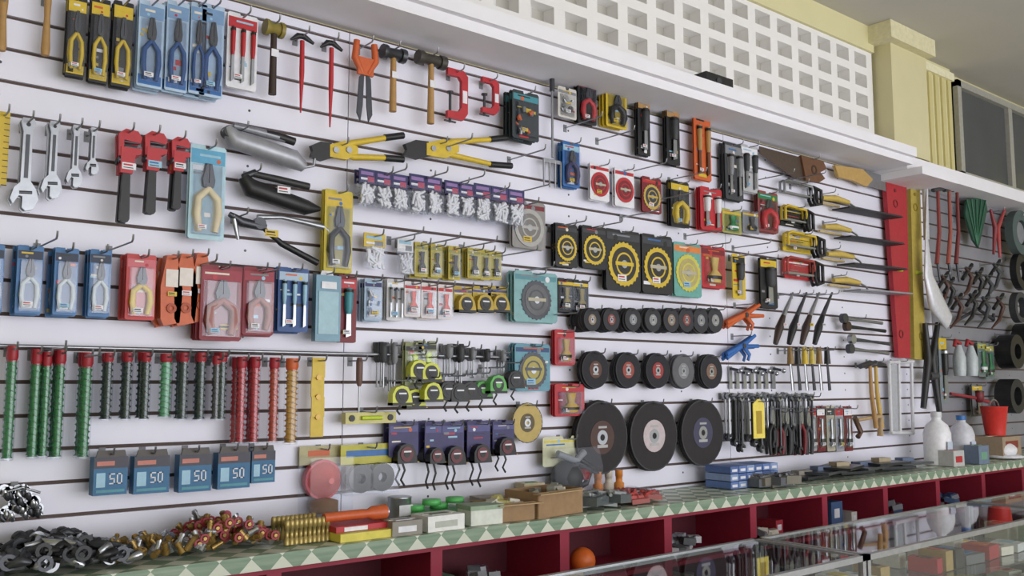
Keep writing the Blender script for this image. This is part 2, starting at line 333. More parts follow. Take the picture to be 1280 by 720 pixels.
# ---------------------------------------------------------------- room
XL,XR=-1.6,11.0; CEIL=3.87; WT=2.90
def slab(name,x0,x1,v0,v1,z0,z1,m):
    b=B(); b.box(x0,x1,v0,v1,z0,z1,m); return b.finish(name)
slab('floor',XL,XR,-.2,7.5,-.05,0,M('C4C0B8',.5,0,.08,4))
slab('ceiling',XL,XR,-.2,7.5,CEIL,CEIL+.1,M('BCB8B0',.8,0,.05,3))
YW=M('D6CE9A',.75,0,.05,5)
slab('wall_right',XR,XR+.1,-.2,7.5,0,CEIL,YW)
slab('wall_left',XL-.1,XL,-.2,7.5,0,CEIL,YW)
slab('wall_back',XL,XR,-.2,-.03,0,CEIL,YW)
wm=M('E2E1F0',.38,0,.03,6); gm=M('57453F',.7)
zg=Pt(0,180)[1]; pitch=.1035
seams=[XL+.01,1.75-2.44,1.75,4.12,6.45,8.9,XR-.01]
for i in range(len(seams)-1):
    x0,x1=seams[i]+.002,seams[i+1]-.002
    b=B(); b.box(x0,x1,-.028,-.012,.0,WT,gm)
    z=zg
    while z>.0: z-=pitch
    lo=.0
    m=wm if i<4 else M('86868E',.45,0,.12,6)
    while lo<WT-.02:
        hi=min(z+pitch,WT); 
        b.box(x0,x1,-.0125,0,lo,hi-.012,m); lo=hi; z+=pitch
        for k in range(3):
            uu=x0+(k+.5)*(x1-x0)/3
            b.disc(uu,hi-pitch*.5,0,.0008,.005,DST,8)
    P_=b.finish('slatwall_panel')
lm=M('E6E4EA',.6,0,.04,8)
xe=Pt(1145,210,.3)[0]
b=B(); b.box(XL+.01,xe,-.03,.28,2.91,3.0,lm); b.box(XL+.01,xe,.25,.31,2.955,3.015,lm); b.finish('trim_ledge')
b=B(); b.box(xe+.002,XR-.01,-.03,.24,2.89,2.98,lm); b.box(xe+.002,xe+.5,.0,.34,2.84,2.889,lm); b.finish('trim_ledge')
xb=Pt(1080,100)[0]
bw=M('E6E4E2',.75,0,.05,8); bk=M('B4B0A6',.8,0,.1,5)
b=B(); b.box(XL+.02,xb,-.029,-.015,3.001,3.699,bk)
nr=5; st=.69/nr; bt=.026
for r in range(nr+1): b.box(XL+.02,xb,-.015,.06,max(3.001,3.005+r*st-bt),min(3.699,3.005+r*st+bt),bw)
cw=.215; x=xb
while x>1.2:
    b.box(x-.07,x,-.015,.0595,3.001,3.699,bw)
    for r in range(nr): 
        z0=3.005+r*st+bt; z1=3.005+(r+1)*st-bt; xa=x-cw
        b.add([(xa,-.0145,z0),(xa+.07,-.0145,z0),(xa,.055,z0),(xa,-.0145,z1),(xa+.07,-.0145,z1),(xa,.055,z1)],[(0,1,2),(3,5,4),(1,4,5,2),(0,2,5,3)],bw)
        b.add([(xa,-.0145,z0),(x-.07,-.0145,z0),(xa,.055,z0),(x-.07,.055,z0),(xa,-.0145,z0+.03),(x-.07,-.0145,z0+.03)],[(0,1,3,2),(4,5,3,2),(0,4,2),(1,3,5)],bw)
    x-=cw
b.finish('breeze_block_screen')
b=B(); b.box(XL+.02,xb,-.029,.08,3.7,CEIL,YW); b.finish('wall_upper_beam')
x0=Pt(1083,100)[0]; x1=Pt(1128,120)[0]; x2=Pt(1186,130)[0]
b=B(); b.box(x0,x1,-.029,.18,3.02,CEIL-.001,M('CEC596',.75,0,.05,6)); b.box(x0-.1,x1+.02,-.029,.24,CEIL-.12,CEIL-.002,M('D6CEA4',.75)); b.finish('column')
b=B(); b.box(x1,x2,-.029,.02,3.0,CEIL-.001,YW); x=x1+.03
while x<x2-.05: b.box(x,x+.05,.02,.035,3.02,CEIL-.1,M('CCC080',.7,0,.05,6)); x+=.1
b.box(x1,x2,.02,.05,CEIL-.1,CEIL-.04,CRM)
b.finish('ribbed_wall_panel')
AL=M('B4B2A8',.4,.3); dk=M('4E5254',.06,0,.35,1.5)
b=B(); wx0=x2+.05; wx1=wx0+2.6; wz0,wz1=3.05,3.80
b.box(wx0,wx1,0,.012,wz0,wz1,dk)
for a,c in((wx0,wx0+.06),(wx1-.06,wx1)): b.box(a,c,0,.05,wz0,wz1,AL)
for a in(.36,.70): b.box(wx0+(wx1-wx0)*a-.035,wx0+(wx1-wx0)*a+.035,0,.045,wz0,wz1,AL)
b.box(wx0,wx1,0,.05,wz0-.04,wz0+.04,AL); b.box(wx0,wx1,0,.05,wz1-.05,wz1,AL)
b.finish('window_1')
slab('wall_above_ledge',wx1,XR-.01,-.028,.02,3.0,CEIL-.001,YW)
b=B(); u,v=Gt(922,103,3.015)
b.box(u-.1,u+.12,.16,.26,3.016,3.085,BLK); b.tube([(u-.08,.2,3.085),(u,.2,3.1),(u+.1,.2,3.085)],.008,DGR,6); b.disc(u,3.05,.26,.265,.02,DGR); b.finish('speaker_box')
# ---------------------------------------------------------------- counter
CZ=.97; CV=.40; cx0,cx1=-1.5,10.5
oil=diamond()
b=B(); b.box(cx0,cx1,.001,CV,CZ-.03,CZ,oil); b.box(cx0,cx1,CV-.02,CV+.012,CZ-.045,CZ+.002,oil)
RM=M('A01C38',.55,0,.15,8); RD=M('5E1424',.7)
b.box(cx0,cx1,.03,.045,.08,CZ-.03,RD); b.box(cx0,cx1,.03,CV-.04,.04,.08,RM); b.box(cx0,cx1,.045,CV-.03,.69,.708,RM); b.box(cx0,cx1,.045,CV-.03,.38,.4,RM)
x=Pt(700,680,CV-.02)[0]-.62*8
while x<cx1-.03:
    if x>cx0: b.box(x,x+.05,.03,CV-.02,0,CZ-.031,RM)
    x+=.62
b.box(cx0,cx1,CV-.04,CV-.018,CZ-.065,CZ-.045,RM)
CO=b.finish('counter_shelf')
gcol=['C8C4BC','8C8F94','D8D0C0','B02838','3C5A8A','A88A50','606468','D0D0D0','2E2E32','6A8A70']
b=B(); x=Pt(700,680,CV-.02)[0]-.62*6+.06
while x<cx1-.6:
    for sh in(.08,.4,.708):
        u=x+.04
        while u<x+.42:
            w=U(.05,.14); h=U(.04,.13 if sh>.5 else .22); d=U(.1,.2); m=M(random.choice(gcol),.5); k=R()
            if sh>.5 and (k<.35 or abs(u-Pt(728,694,.3)[0])<.16): u+=w+.02; continue
            if k<.55: b.cyl((u+w/2,.07+d/2,sh),(u+w/2,.07+d/2,sh+h),min(w,d)/2,m,12)
            elif k<.8:
                for j in range(7): b.rbox((u+w/2+U(-.04,.04),.2+U(-.06,.06),sh+h*U(.15,.6)),(.06,.05,.03),U(0,3),random.choice([m,WHT,GRY,m]),U(-.4,.4))
                b.sph((u+w/2,.2,sh+h*.42),h*.42,CLR,(1.4,1,.95))
            else: b.rbox((u+w/2,.1+d/2,sh+h/2),(w*.9,d*.8,h),U(-.05,.05),m); b.rbox((u+w/2,.1+d/2,sh+h*.5),(w*.5,d*.8+.002,h*.4),0,WHT)
            u+=w+.02
    x+=.62
parent(b.finish('shelf_stock_boxes'),CO)
u,zb=Pt(728,694,.30)
b=B(); b.sph((u,.30,.709+.056),.055,M('F06A20',.4),n=22); b.finish('rubber_ball')
# ---------------------------------------------------------------- glass cases
GZ=.90
ua,va=Gt(945,672,GZ); ub,vb=Gt(1100,690,GZ); uc,vc=Gt(1200,625,GZ)
AF=M('A8AAAC',.35,.8)
def case(x0,x1,v0,v1,z1):
    b=B(); t=.02
    for u in(x0,x1-t):
        for v in(v0,v1-t): b.box(u,u+t,v,v+t,.1,z1,AF)
    for z in(z1-t,.12,.5):
        b.box(x0,x1,v0,v0+t,z,z+t,AF); b.box(x0,x1,v1-t,v1,z,z+t,AF); b.box(x0,x0+t,v0,v1,z,z+t,AF); b.box(x1-t,x1,v0,v1,z,z+t,AF)
    def q(a): b.add(a,[(0,1,2,3)],GLS)
    q([(x0+t,v0+t,z1-.004),(x1-t,v0+t,z1-.004),(x1-t,v1-t,z1-.004),(x0+t,v1-t,z1-.004)])
    q([(x0+t,v1-.01,.14),(x1-t,v1-.01,.14),(x1-t,v1-.01,z1-t),(x0+t,v1-.01,z1-t)])
    q([(x0+.01,v0+t,.14),(x0+.01,v1-t,.14),(x0+.01,v1-t,z1-t),(x0+.01,v0+t,z1-t)])
    q([(x0+t,v0+t,.71),(x1-t,v0+t,.71),(x1-t,v1-t,.71),(x0+t,v1-t,.71)])
    b.box(x0+t,x1-t,v0+t,v1-t,.505,.512,M('6A6E70',.3)); b.box(x0,x1,v0,v1,0,.12,M('3A3A40',.6))
    b.box(x0+t,x1-t,v0+.002,v0+.012,.14,z1-.16,M('5A5C62',.4))
    for sh in(.122,.513,.713):
        u=x0+.06
        while u<x1-.15:
            w=U(.07,.18); h=U(.03,.09)
            for v in(v0+.04,v0+.2):
                if R()<.35: continue
                m=M(random.choice(gcol),.5); b.rbox((u+w/2,v+.07,sh+h/2),(w*.85,.12,h),U(-.15,.15),m)
                b.rbox((u+w/2,v+.07,sh+h+.001),(w*.5,.06,.002),0,random.choice(PAL))
            u+=w+.02
    b.finish('glass_display_case')
vF,vK=vb,va
case(ua-2.6,ua-.012,vK,vF,GZ); case(ua,uc-.012,vK,vF,GZ); case(uc,uc+1.9,vK,vF,GZ); case(uc+1.912,uc+3.4,vK,vF,GZ)
# ---------------------------------------------------------------- wall goods
for x0,y0,x1,y1,c in((-6,0,9,66,WOOD),(50,-8,63,72,WOOD)): hang('wooden_handle',x0,y0,x1,y1,lambda b,W,H,c=c:b.tube([(W/2,.02,0),(W/2,.02,H*.1),(W/2,.02,H*.6),(W/2,.02,H)],[W*.38,W*.45,W*.3,W*.4],c,10),off=.03)
for x0,y0,x1,y1 in((83,-5,107,96),(112,-2,136,104),(140,2,165,109)): hang('wood_chisel_pack',x0,y0,x1,y1,f_pliers,off=.08,n=3,c=BLK,mh=YEL,hd=YEL,ft=YEL)
for x0,y0,x1,y1 in((172,2,204,110),(207,2,235,115),(237,4,257,118),(250,6,279,122)): hang('pliers_pack',x0,y0,x1,y1,f_pliers,off=.09,n=4,dv=.018,c=M('A9C3DC',.4),hd=M('6E94BE'),mh=M('1E4C8C',.4),ft=BLU)
hang('chisel_set_pack',283,18,321,112,f_blade,off=.08,n=2,c=WHT,h1=RED,k=3,hd=RED)
hang('rubber_mallet',327,28,350,120,f_hammer,off=.05,hc=M('8A7A30',.5),hm=M('3A2A22',.6))
hang('pick_hammer',366,42,384,142,f_pick,off=.05); hang('pick_hammer',403,50,420,160,f_pick,off=.05)
hang('hedge_shears',438,54,470,153,f_shears,off=.05)
hang('hammer',474,60,502,141,f_hammer,off=.05,hm=WOOD); hang('sledgehammer',518,68,552,156,f_hammer,off=.05,hc=M('4A4640',.5,.4))
hang('c_clamp',554,88,582,150,f_cclamp,off=.05); hang('c_clamp',598,99,621,143,f_cclamp,off=.05)
hang('socket_pack',640,115,673,175,f_plain,off=.11,n=4,dv=.022,c=M('2A3438'),hd=TEAL,inn=ORG,bits=8)
def f_fork(b,W,H):
    b.cyl((W/2,.01,H),(W/2,.01,H*.25),.006,STEEL,8); b.tube([(W/2,.01,H),(W/2,.01,H*.8)],.012,DST,8)
    b.box(0,W,.006,.014,H*.2,H*.23,STEEL)
    for i in range(4): b.tube([(W*(.04+.92*i/3),.01,H*.22),(W*(.04+.92*i/3),.01,0)],[.006,.004],STEEL,6)
hang('garden_fork',677,85,700,235,f_fork,off=.04)
hang('hinge_pack',697,110,720,148,f_plain,c=M('C8C4BC'),hd=GRY,inn=STEEL,bits=8); hang('knife_pack',722,100,745,155,f_pliers,n=3,c=BLK,mh=RED,hd=DRED)
hang('knife_pack',757,110,783,160,f_pliers,n=3,dv=.02,c=YEL,hd=ORG,mh=BLK)
hang('pliers_pack',703,178,724,234,f_pliers,n=3,dv=.02,c=BLU,hd=LBL,mh=DBL)
for q in((797,122,812,194),(833,133,849,206)): hang('hacksaw_blade_pack',*q,f_blade,n=3,c=BLK,h1=DGR,hd=WOOD)
hang('file_set_pack',867,142,888,225,f_blade,n=2,k=2,c=ORG,h1=WOOD,bl=M('5A3018'),hd=ORG)
for q in((737,205,761,251),(768,211,792,259)): hang('tape_roll_pack',*q,f_discard,n=2,c=WHT,dc=RED,cc=DRED,hd=RED,gear=False)
hang('wheel_pack',802,222,826,266,f_discard,n=2,c=DRED,dc=M('C0A040'),cc=DST,hd=RED); hang('knife_pack',838,227,861,284,f_pliers,n=3,c=BLK,hd=YEL,mh=YEL)
hang('paint_brush_pack',875,235,902,288,f_blade,n=3,c=RED,h1=WHT,k=2,hd=RED)
hang('glue_gun_pack',902,262,926,292,f_plain,c=M('A0A050'),hd=YEL,inn=GRN);hang('glue_gun_pack',928,264,948,292,f_plain,c=GRY,hd=YEL,inn=DGR)
hang('knife_pack',947,240,972,290,f_pliers,n=3,c=M('8A3A3A'),hd=GRN,mh=RED)
hang('allen_key_set_pack',906,180,928,250,f_blade,n=4,c=DGR,h1=GRY,k=2,hd=GRY); hang('allen_key_set_pack',926,182,947,240,f_blade,n=3,c=M('B0B0B4'),h1=DGR,k=2,hd=WHT)
def AB(name,fn,off=.05,hook=None):
    b=B(); b.o=(0,off,0); fn(b,lambda x,y:Pt(x,y,off)); b.finish(name)
    if hook: u,w=Pt(*hook,off); hookat(u,w,off+.06)
def T(b,q,pts,r,m,n=8,v=.012,flat=1): b.tube([(q(x,y)[0],v,q(x,y)[1]) for x,y in pts],r,m,n,flat)
def PL(b,q,pts,v0,v1,m): b.poly([q(x,y) for x,y in pts],v0,v1,m)
def saw(b,q):
    PL(b,q,[(948,183),(1000,197),(1003,226),(990,222),(960,200),(948,192)],.004,.007,M('5A4A40',.4,.4))
    PL(b,q,[(998,195),(1012,199),(1026,203),(1030,212),(1022,216),(1028,224),(1020,229),(1004,226)],0,.02,M('6A4226',.5))
    u,w=q(1014,213); b.ring(u,w,.02,.022,.018,.03,M('3A2012'),16)
AB('hand_saw',saw,.05,(1012,200))
AB('hand_saw',lambda b,q:(PL(b,q,[(1040,207),(1075,212),(1088,225),(1080,234),(1062,226),(1045,222)],0,.02,M('B8924C',.5)),PL(b,q,[(1080,212),(1112,224),(1108,240),(1082,232)],.004,.008,STEEL)),.05,(1072,210))
for q in((972,228,1024,252,STEEL),(975,258,1014,286,YEL),(977,291,1028,318,YEL),(976,322,1026,354,M('A83A30'))):
    hang('hacksaw',*q[:4],f_hacksaw,m=q[4],n=2,dv=.03)
hang('saw_blade_card',975,262,1012,284,f_plain,off=.03,c=BLK,hd=YEL,hook=False); hang('saw_blade_card',978,296,1014,316,f_plain,off=.03,c=YEL,hd=BLK,hook=False); hang('saw_blade_card',980,326,1022,350,f_plain,off=.03,c=RED,hd=WHT,hook=False)
for x,y in((1024,248),(1026,284),(1030,318),(1038,351)):
    def tr(b,q,x=x,y=y):
        u,w=q(x,y)
        b.tube([(u,.02,w),(u+.13,.03,w+.012),(u+.28,.03,w+.005)],[.015,.022,.016],M('C8AA4A',.5),8)
        b.tube([(u+.28,.03,w+.005),(u+.36,.03,w-.015),(u+.4,.03,w-.045)],.006,STEEL,6)
        b.poly([(u+.14,w-.05),(u+.5,w-.04),(u+.78,w-.035),(u+.8,w-.045),(u+.5,w-.05),(u+.14,w-.06)],.0,.12,M('2A2A2E',.6) if y<330 else M('8A8A90',.5))
        b.box(u-.04,u+.2,.0,.02,w-.035,w-.024,M('B8A068'))
    AB('plastering_trowel',tr,.03,(x+8,y-6))
def board(name,a,b_,c,d,m,e):
    def fn(b,q):
        PL(b,q,[a,b_,c,d],0,.03,m)
        u,w=q(*a); u2,w2=q(*c); k=(w-w2)
        b.cyl(((u+u2)/2-.04,.034,(w+w2)/2),((u+u2)/2+.04,.034,(w+w2)/2),.012,NEON,10); b.ring((u+u2)/2,w-.14,.03,.034,.02,.028,e,16); b.ring((u+u2)/2,w2+.16,.03,.034,.02,.028,e,16)
        b.disc((u+u2)/2,w-.05,.03,.035,.012,e,14)
    AB(name,fn,.03,((a[0]+b_[0])/2,a[1]+4))
board('spirit_level',(1102,227),(1128,231),(1133,448),(1118,447),M('B41E2C',.5),DRED)
board('spirit_level',(1133,234),(1145,236),(1152,450),(1138,449),M('B09A3C'),M('907A18'))
hang('yellow_ruler',-4,140,10,232,lambda b,W,H:(b.box(0,W,0,.008,0,H,YEL),[b.box(W*.5,W,.008,.009,H*i/12,H*i/12+.002,BLK) for i in range(12)]),off=.03)
for q in((14,148,50,264),(52,152,79,249),(83,157,104,235),(107,160,124,219)): hang('adjustable_wrench',*q,f_wrench,off=.07,n=2,dv=.02)
for q in((139,162,174,278),(172,165,206,268),(207,172,235,262)): hang('pipe_wrench',*q,f_pipew,off=.09,n=2,dv=.03)
hang('snips_pack',236,182,281,300,f_pliers,off=.08,n=2,c=M('A9CDD9'),hd=M('4FA0C8'),mh=M('D9C79A'))
def grease(b,q):
    T(b,q,[(281,160),(290,175),(365,200),(378,210)],[.02,.036,.036,.02],M('A0A2AA',.4,.4),12); T(b,q,[(290,158),(330,168),(366,178)],[.012,.016,.013],M('8A8C94',.4,.4))
    T(b,q,[(330,168),(345,171),(366,178)],.016,BLK); T(b,q,[(378,210),(390,208),(392,196)],.006,STEEL); u,w=q(284,166); b.disc(u,w,-.01,.03,.022,DGR,14)
AB('grease_gun',grease,.06,(300,164))
def gg2(b,q):
    T(b,q,[(302,222),(310,235),(380,260),(398,262)],[.02,.034,.03,.008],BLK,12); T(b,q,[(315,218),(350,226),(384,234)],[.012,.014,.014],M('2A2A2A')); T(b,q,[(302,222),(318,216)],.012,DST)
    u,w=q(340,243); stick(b,u,w,.05,.045)
AB('caulking_gun',gg2,.06,(316,216))
def rivet(b,q):
    T(b,q,[(285,268),(300,278),(330,285)],[.01,.018,.014],DST); T(b,q,[(320,272),(350,272),(402,284),(408,290)],[.01,.008,.012,.012],STEEL); T(b,q,[(325,284),(350,305),(395,329)],[.008,.012,.013],BLK)
    T(b,q,[(290,270),(296,300)],[.012,.006],STEEL); u,w=q(322,280); b.disc(u,w,0,.026,.022,DST,14); stick(b,*q(328,296),.05,.022)
AB('hand_riveter',rivet,.06,(300,270))
def cutter(x0,y0,x1,y1,y2):
    def fn(b,q):
        L=x1-x0; f=lambda t:x0+L*t; ym=y0
        PL(b,q,[(f(0),ym-6),(f(.1),ym-11),(f(.22),ym-9),(f(.24),ym+9),(f(.12),ym+13),(f(.0),ym+8),(f(.02),ym+1)],.0,.02,BLK)
        PL(b,q,[(f(.2),ym-7),(f(.36),ym-12),(f(.5),ym-4),(f(.5),ym+4),(f(.38),ym+12),(f(.2),ym+8)],.002,.022,YEL)
        T(b,q,[(f(.34),ym-4),(f(.44),ym-9),(f(.82),y1+3)],[.008,.013,.011],YEL); T(b,q,[(f(.8),y1+3),(x1,y1)],.014,BLK)
        T(b,q,[(f(.34),ym+4),(f(.46),ym+8),(f(.82),y2-2)],[.008,.013,.011],YEL); T(b,q,[(f(.8),y2-2),(x1,y2)],.014,BLK)
        for t in(.26,.4): u,w=q(f(t),ym); b.disc(u,w,.0,.028,.012,STEEL,12)
    AB('bolt_cutter',fn,.06,(x0+(x1-x0)*.33,y0-6))
cutter(386,189,502,170,200); cutter(503,187,637,172,208)
for q in((448,215,509,261,3),(511,220,552,268,2),(555,228,592,272,2),(592,234,655,280,3)): hang('wall_anchor_bag',*q[:4],f_bag,off=.10,n=2,dv=.04,k=q[4])
hang('wire_stripper_pack',405,238,440,341,f_pliers,off=.08,n=3,c=M('C8B228'),hd=YEL,mh=BLK)
hang('sandpaper_pack',640,252,681,311,f_discard,off=.06,n=2,c=M('8A8684'),dc=M('A8A6A2'),cc=M('76726E'),hd=DRED,gear=False)
for q in((694,280,721,334),(727,283,757,336),(757,288,800,364),(802,294,840,367)): hang('circular_saw_blade_card',*q,f_discard,off=.07,n=3,c=BLK,dc=YEL,cc=M('2A2620'),hd=DGR)
hang('circular_saw_blade_card',842,304,876,371,f_discard,n=2,c=M('5FA49A'),dc=M('C8C040'),cc=M('B0A060'),hd=M('E07A30')); hang('sanding_disc_card',876,308,906,360,f_plain,n=3,dv=.018,c=RED,hd=DRED,inn=M('C0A050'))
hang('knife_pack',915,318,931,374,f_blade,c=YEL,h1=DGR,hd=BLK); hang('scraper_pack',950,322,971,385,f_blade,n=2,c=BLK,h1=DGR,hd=YEL)
hang('screw_bag',454,292,481,338,f_bag,hd=YEL); hang('screw_bag',496,298,516,344,f_bag,hd=M('D0D0D4'),inn=M('C8C8D0'))
for q in((518,303,534,346),(538,305,552,347),(560,308,575,350),(584,310,600,348),(600,312,612,350),(612,314,626,350)): hang('tape_card',*q,f_plain,n=3,dv=.018,c=M('B8A638'),hd=M('8A8A50'),inn=DGR)
for q in((-25,305,4,391),(20,307,53,392),(67,310,97,394),(111,312,138,396)): hang('pliers_pack',*q,f_pliers,off=.10,n=5,dv=.018,c=M('2A6CAA',.4),hd=M('243048'),mh=M('B8C4CC',.4),jaw=DST)
hang('utility_knife_pack',157,318,194,400,f_pliers,off=.11,n=4,dv=.022,c=M('C83A3A'),hd=M('D0606A'),mh=YEL)
def f_orange(b,W,H):
    b.poly([(W*.2,0),(W*.9,H*.05),(W,H*.5),(W*.7,H),(W*.25,H),(W*.0,H*.55),(W*.05,H*.1)],0,.02,ORG); b.box(W*.2,W*.75,.02,.024,H*.55,H*.8,M('D9D0C8')); b.ring(W*.5,H*.25,.02,.026,W*.1,W*.22,M('B04010'),14); stick(b,W*.3,H*.42,W*.4,.025)
for q in((198,320,226,408),(215,318,245,408),(236,317,263,404)): hang('chalk_line_reel',*q,f_orange,off=.09,n=3,dv=.03)
for q in((250,332,302,426),(303,334,342,419)): hang('snips_pack',*q,f_pliers,off=.12,n=4,dv=.022,c=M('8A1E2C'),hd=M('A02A3A'),mh=M('A06058'),cl=True)
hang('screwdriver_set_pack',347,335,385,415,f_blade,off=.11,n=4,dv=.022,c=M('274E8E'),h1=LBL,k=3,hd=M('A0B8D0')); 
hang('drill_bit_case',390,339,421,427,lambda b,W,H:(b.box(0,W,0,.03,0,H*.93,M('6090A8',.35)),b.box(W*.1,W*.9,.03,.033,H*.1,H*.7,M('88B0BE',.3)),b.box(W*.2,W*.8,.033,.034,H*.74,H*.84,WHT),b.poly([(W*.2,H*.9),(W*.8,H*.9),(W*.7,H),(W*.3,H)],.01,.015,WHT)),off=.08)
hang('drill_bit_pack',422,344,445,428,f_blade,off=.08,n=2,c=DRED,h1=TEAL,hd=RED)
hang('screwdriver_pack',455,348,477,401,f_plain,n=3,dv=.018,c=M('9AB0C8'),hd=DBL,inn=BLU,bits=9); hang('staple_pack',483,349,504,401,f_blade,n=3,dv=.018,c=M('C8C8CC'),h1=GRY,k=3,hd=WHT)
for q in((505,352,525,396),(526,354,545,398),(547,356,565,399)): hang('glue_tube_pack',*q,f_plain,n=3,dv=.018,c=M('D8D0D0'),hd=RED,inn=M('D83A2A'))
for x in(567,590,610): hang('tape_measure',x,358,x+24,403,f_tape,off=.05,n=2,dv=.045,strap=False,hd=M('B89C28'),mc=M('B89A28'))
hang('circular_saw_blade_card',642,340,696,403,f_discard,off=.09,n=3,dv=.02,c=M('78A8AC'),dc=DST,cc=M('5A5A5C',.4,.6),hd=M('4E8C98'))
for q in((697,348,716,390),(715,350,735,392)): hang('hole_saw_pack',*q,f_plain,n=3,dv=.02,c=BLK,hd=YEL,inn=M('8A7A40'))
gd=M('26262C',.8)
for i,x in enumerate((739,763,790,815,838,857,875,893)):
    hang('grinding_disc_stack',x-14,385,x+14,414+i//3,f_disc,off=.12,n=10,dv=.010,c=M('35353A',.8),lab=[M('8A7460'),M('8A3A34'),GRY,M('8A8A8A')][i%4])
for q in((693,412,718,456),(693,480,730,520)): hang('sanding_disc_card',*q,f_plain,n=3,c=RED,hd=RED,inn=M('B8943C'))
for i,(x,w,h) in enumerate(((743,38,47),(784,34,45),(821,31,44),(853,29,43),(888,28,43))):
    hang('cutting_disc',x-w/2,462-h/2+i*.6,x+w/2,462+h/2+i*.6,f_disc,off=.08,n=4,dv=.012,c=gd if i!=3 else M('5A5A60',.6),lab=[M('5A3020'),M('9A3A30'),M('A02828'),GRY,M('7A5A48')][i])
for x,y,w,h,l in((751,547,60,92,M('4A2A22')),(816,545,56,88,M('C0B0B4')),(877,541,49,83,M('3C3C5A'))): hang('large_cutting_disc',x-w/2,y-h/2,x+w/2,y+h/2,f_disc,off=.07,n=3,dv=.014,c=M('2A2628',.8),lab=l)
hang('circular_saw_blade_card',643,430,687,489,f_discard,off=.08,n=3,dv=.018,c=M('5B94A8'),dc=DST,cc=M('A89A48'),hd=M('2C4878'))
hang('circular_saw_blade',640,503,676,554,f_disc,off=.06,c=M('A08A4A',.4,.5),lab=M('5A4A28'),saw=True)
ra=Pt(-20,432,.03); rb=Pt(640,445,.03)
RB=B(); RB.cyl((ra[0],.05,ra[1]),(rb[0],.05,ra[1]),.006,STEEL,8)
for i in range(14): uu=ra[0]+(rb[0]-ra[0])*(i+.5)/14; RB.cyl((uu,.0,ra[1]),(uu,.05,ra[1]),.004,STEEL,6)
RB.finish('display_rail')
for q in((2,432,21,575),(33,437,51,573),(47,440,63,572),(63,437,81,573),(95,441,115,573)): hang('masonry_drill_bit',*q,f_bit,off=.07,n=2,dv=.03,c=GRN)
for x in(133,157,180,227,249,275): hang('drill_bit',x-8,441,x+8,525,f_bit,off=.07,n=2,dv=.03,c=M('1E3A34'),cap=RED)
hang('drill_bit',195,442,215,522,f_bit,off=.07,c=M('4F9E70'),cap=RED); hang('drill_bit',261,445,275,525,f_bit,off=.07,c=DGR,cap=RED)
for x in(299,316): hang('drill_bit',x-8,446,x+8,554,f_bit,off=.07,n=2,dv=.03,c=M('B82030'),cap=RED)
hang('drill_bit',332,447,348,553,f_bit,off=.07,c=M('B8402A'),cap=RED); hang('auger_bit',352,448,372,555,f_bit,off=.07,c=M('C09038'),cap=ORG)
hang('folding_ruler',388,447,404,546,lambda b,W,H:[b.box(0,W,.001+i%2*.005,.006+i%2*.005,H*i/4,H*(i+1)/4,YEL) for i in range(4)]+[b.disc(W/2,H*i/4,0,.014,W*.2,BRASS,10) for i in range(1,4)],off=.06)
hang('screwdriver',440,447,453,527,f_driver,off=.06,h=M('6A4A40'))
hang('yellow_line_level',427,511,490,531,lambda b,W,H:(b.box(0,W,0,.03,H*.1,H*.8,M('B8AE50',.3)),b.cyl((W*.3,.034,H*.45),(W*.7,.034,H*.45),.008,NEON,8),b.disc(W*.12,H*.45,.03,.034,.012,BLK),b.disc(W*.88,H*.45,.03,.034,.012,BLK)),off=.05)
for q in((470,428,484,485,DGR),(485,428,497,488,GRY),(553,430,566,470,GRY),(568,430,580,480,DGR),(584,434,594,470,GRY),(602,436,612,472,DGR),(622,438,632,470,GRY)): hang('screwdriver',*q[:4],f_driver,off=.05,n=3,dv=.02,h=q[4])
for q in((506,428,528,482),(522,426,545,480)): hang('chalk_line_reel',*q,f_plain,off=.08,n=2,c=M('8A9060'),hd=DGR,inn=NEON)
NY=M('C6CC2E',.4)
for x,y in((498,494),(515,498),(520,462),(537,490),(535,465)): hang('tape_measure',x-14,y-22,x+14,y+24,f_tape,off=U(.05,.12),mc=NY,strap=x%2==0)
for x,y in((556,488),(570,490),(584,488),(600,487),(618,480),(640,474)): hang('tape_measure',x-14,y-24,x+14,y+26,f_tape,off=U(.05,.1),mc=BLK if x<600 or x>630 else M('5AAE50'),mid=DGR,strap=True)
for q in((486,527,523,607),(531,527,552,612),(552,527,580,612),(584,526,613,608),(616,526,643,590)): hang('tape_measure_pack',*q,f_tape,off=.07,n=2,dv=.045,mc=BLK,mid=M('6A2A34'),hd=M('3A3568'))
for q in((112,562,154,617),(162,561,206,615),(218,559,258,613),(266,557,306,609),(308,556,337,602)): hang('wire_nail_box',*q,f_box,off=.06,c=M('1E6494'))
hang('funnel_bag',373,557,426,641,lambda b,W,H:(b.box(0,W,0,.004,H*.72,H,M('B0A878')),b.box(W*.2,W*.7,.004,.005,H*.85,H*.93,ORG),b.lathe((W*.5,.02,H*.5),[(W*.38,0),(W*.36,.02),(W*.12,.05),(W*.06,.07)],M('D8362A',.4),20,1),b.ring(W*.5,H*.5,.0,.03,W*.32,W*.42,RED,24),b.lathe((W*.5,.035,H*.03),[(W*.3,0),(W*.3,.04),(W*.1,.05)],M('8A6A50'),16),b.poly([(0,0),(W,0),(W,H*.85),(0,H*.85)],-.001,.095,CLR)),off=.02)
hang('cable_lock_pack',425,555,491,616,lambda b,W,H:(b.box(0,W,0,.004,H*.6,H,M('B8B23A')),b.box(W*.1,W*.9,.004,.005,H*.75,H*.88,BLU),[b.ring(W*(.3+.4*i),H*.32,.006+j*.012,.016+j*.012,H*.1,H*.29,BLK if j else M('2A3A3E'),20) for i in(0,1) for j in(0,1,2)],b.box(0,W,.0,.045,0,H*.6,CLR)),off=.05)
hang('key_blank_bundle',0,606,48,650,f_key,off=.08,k=22)
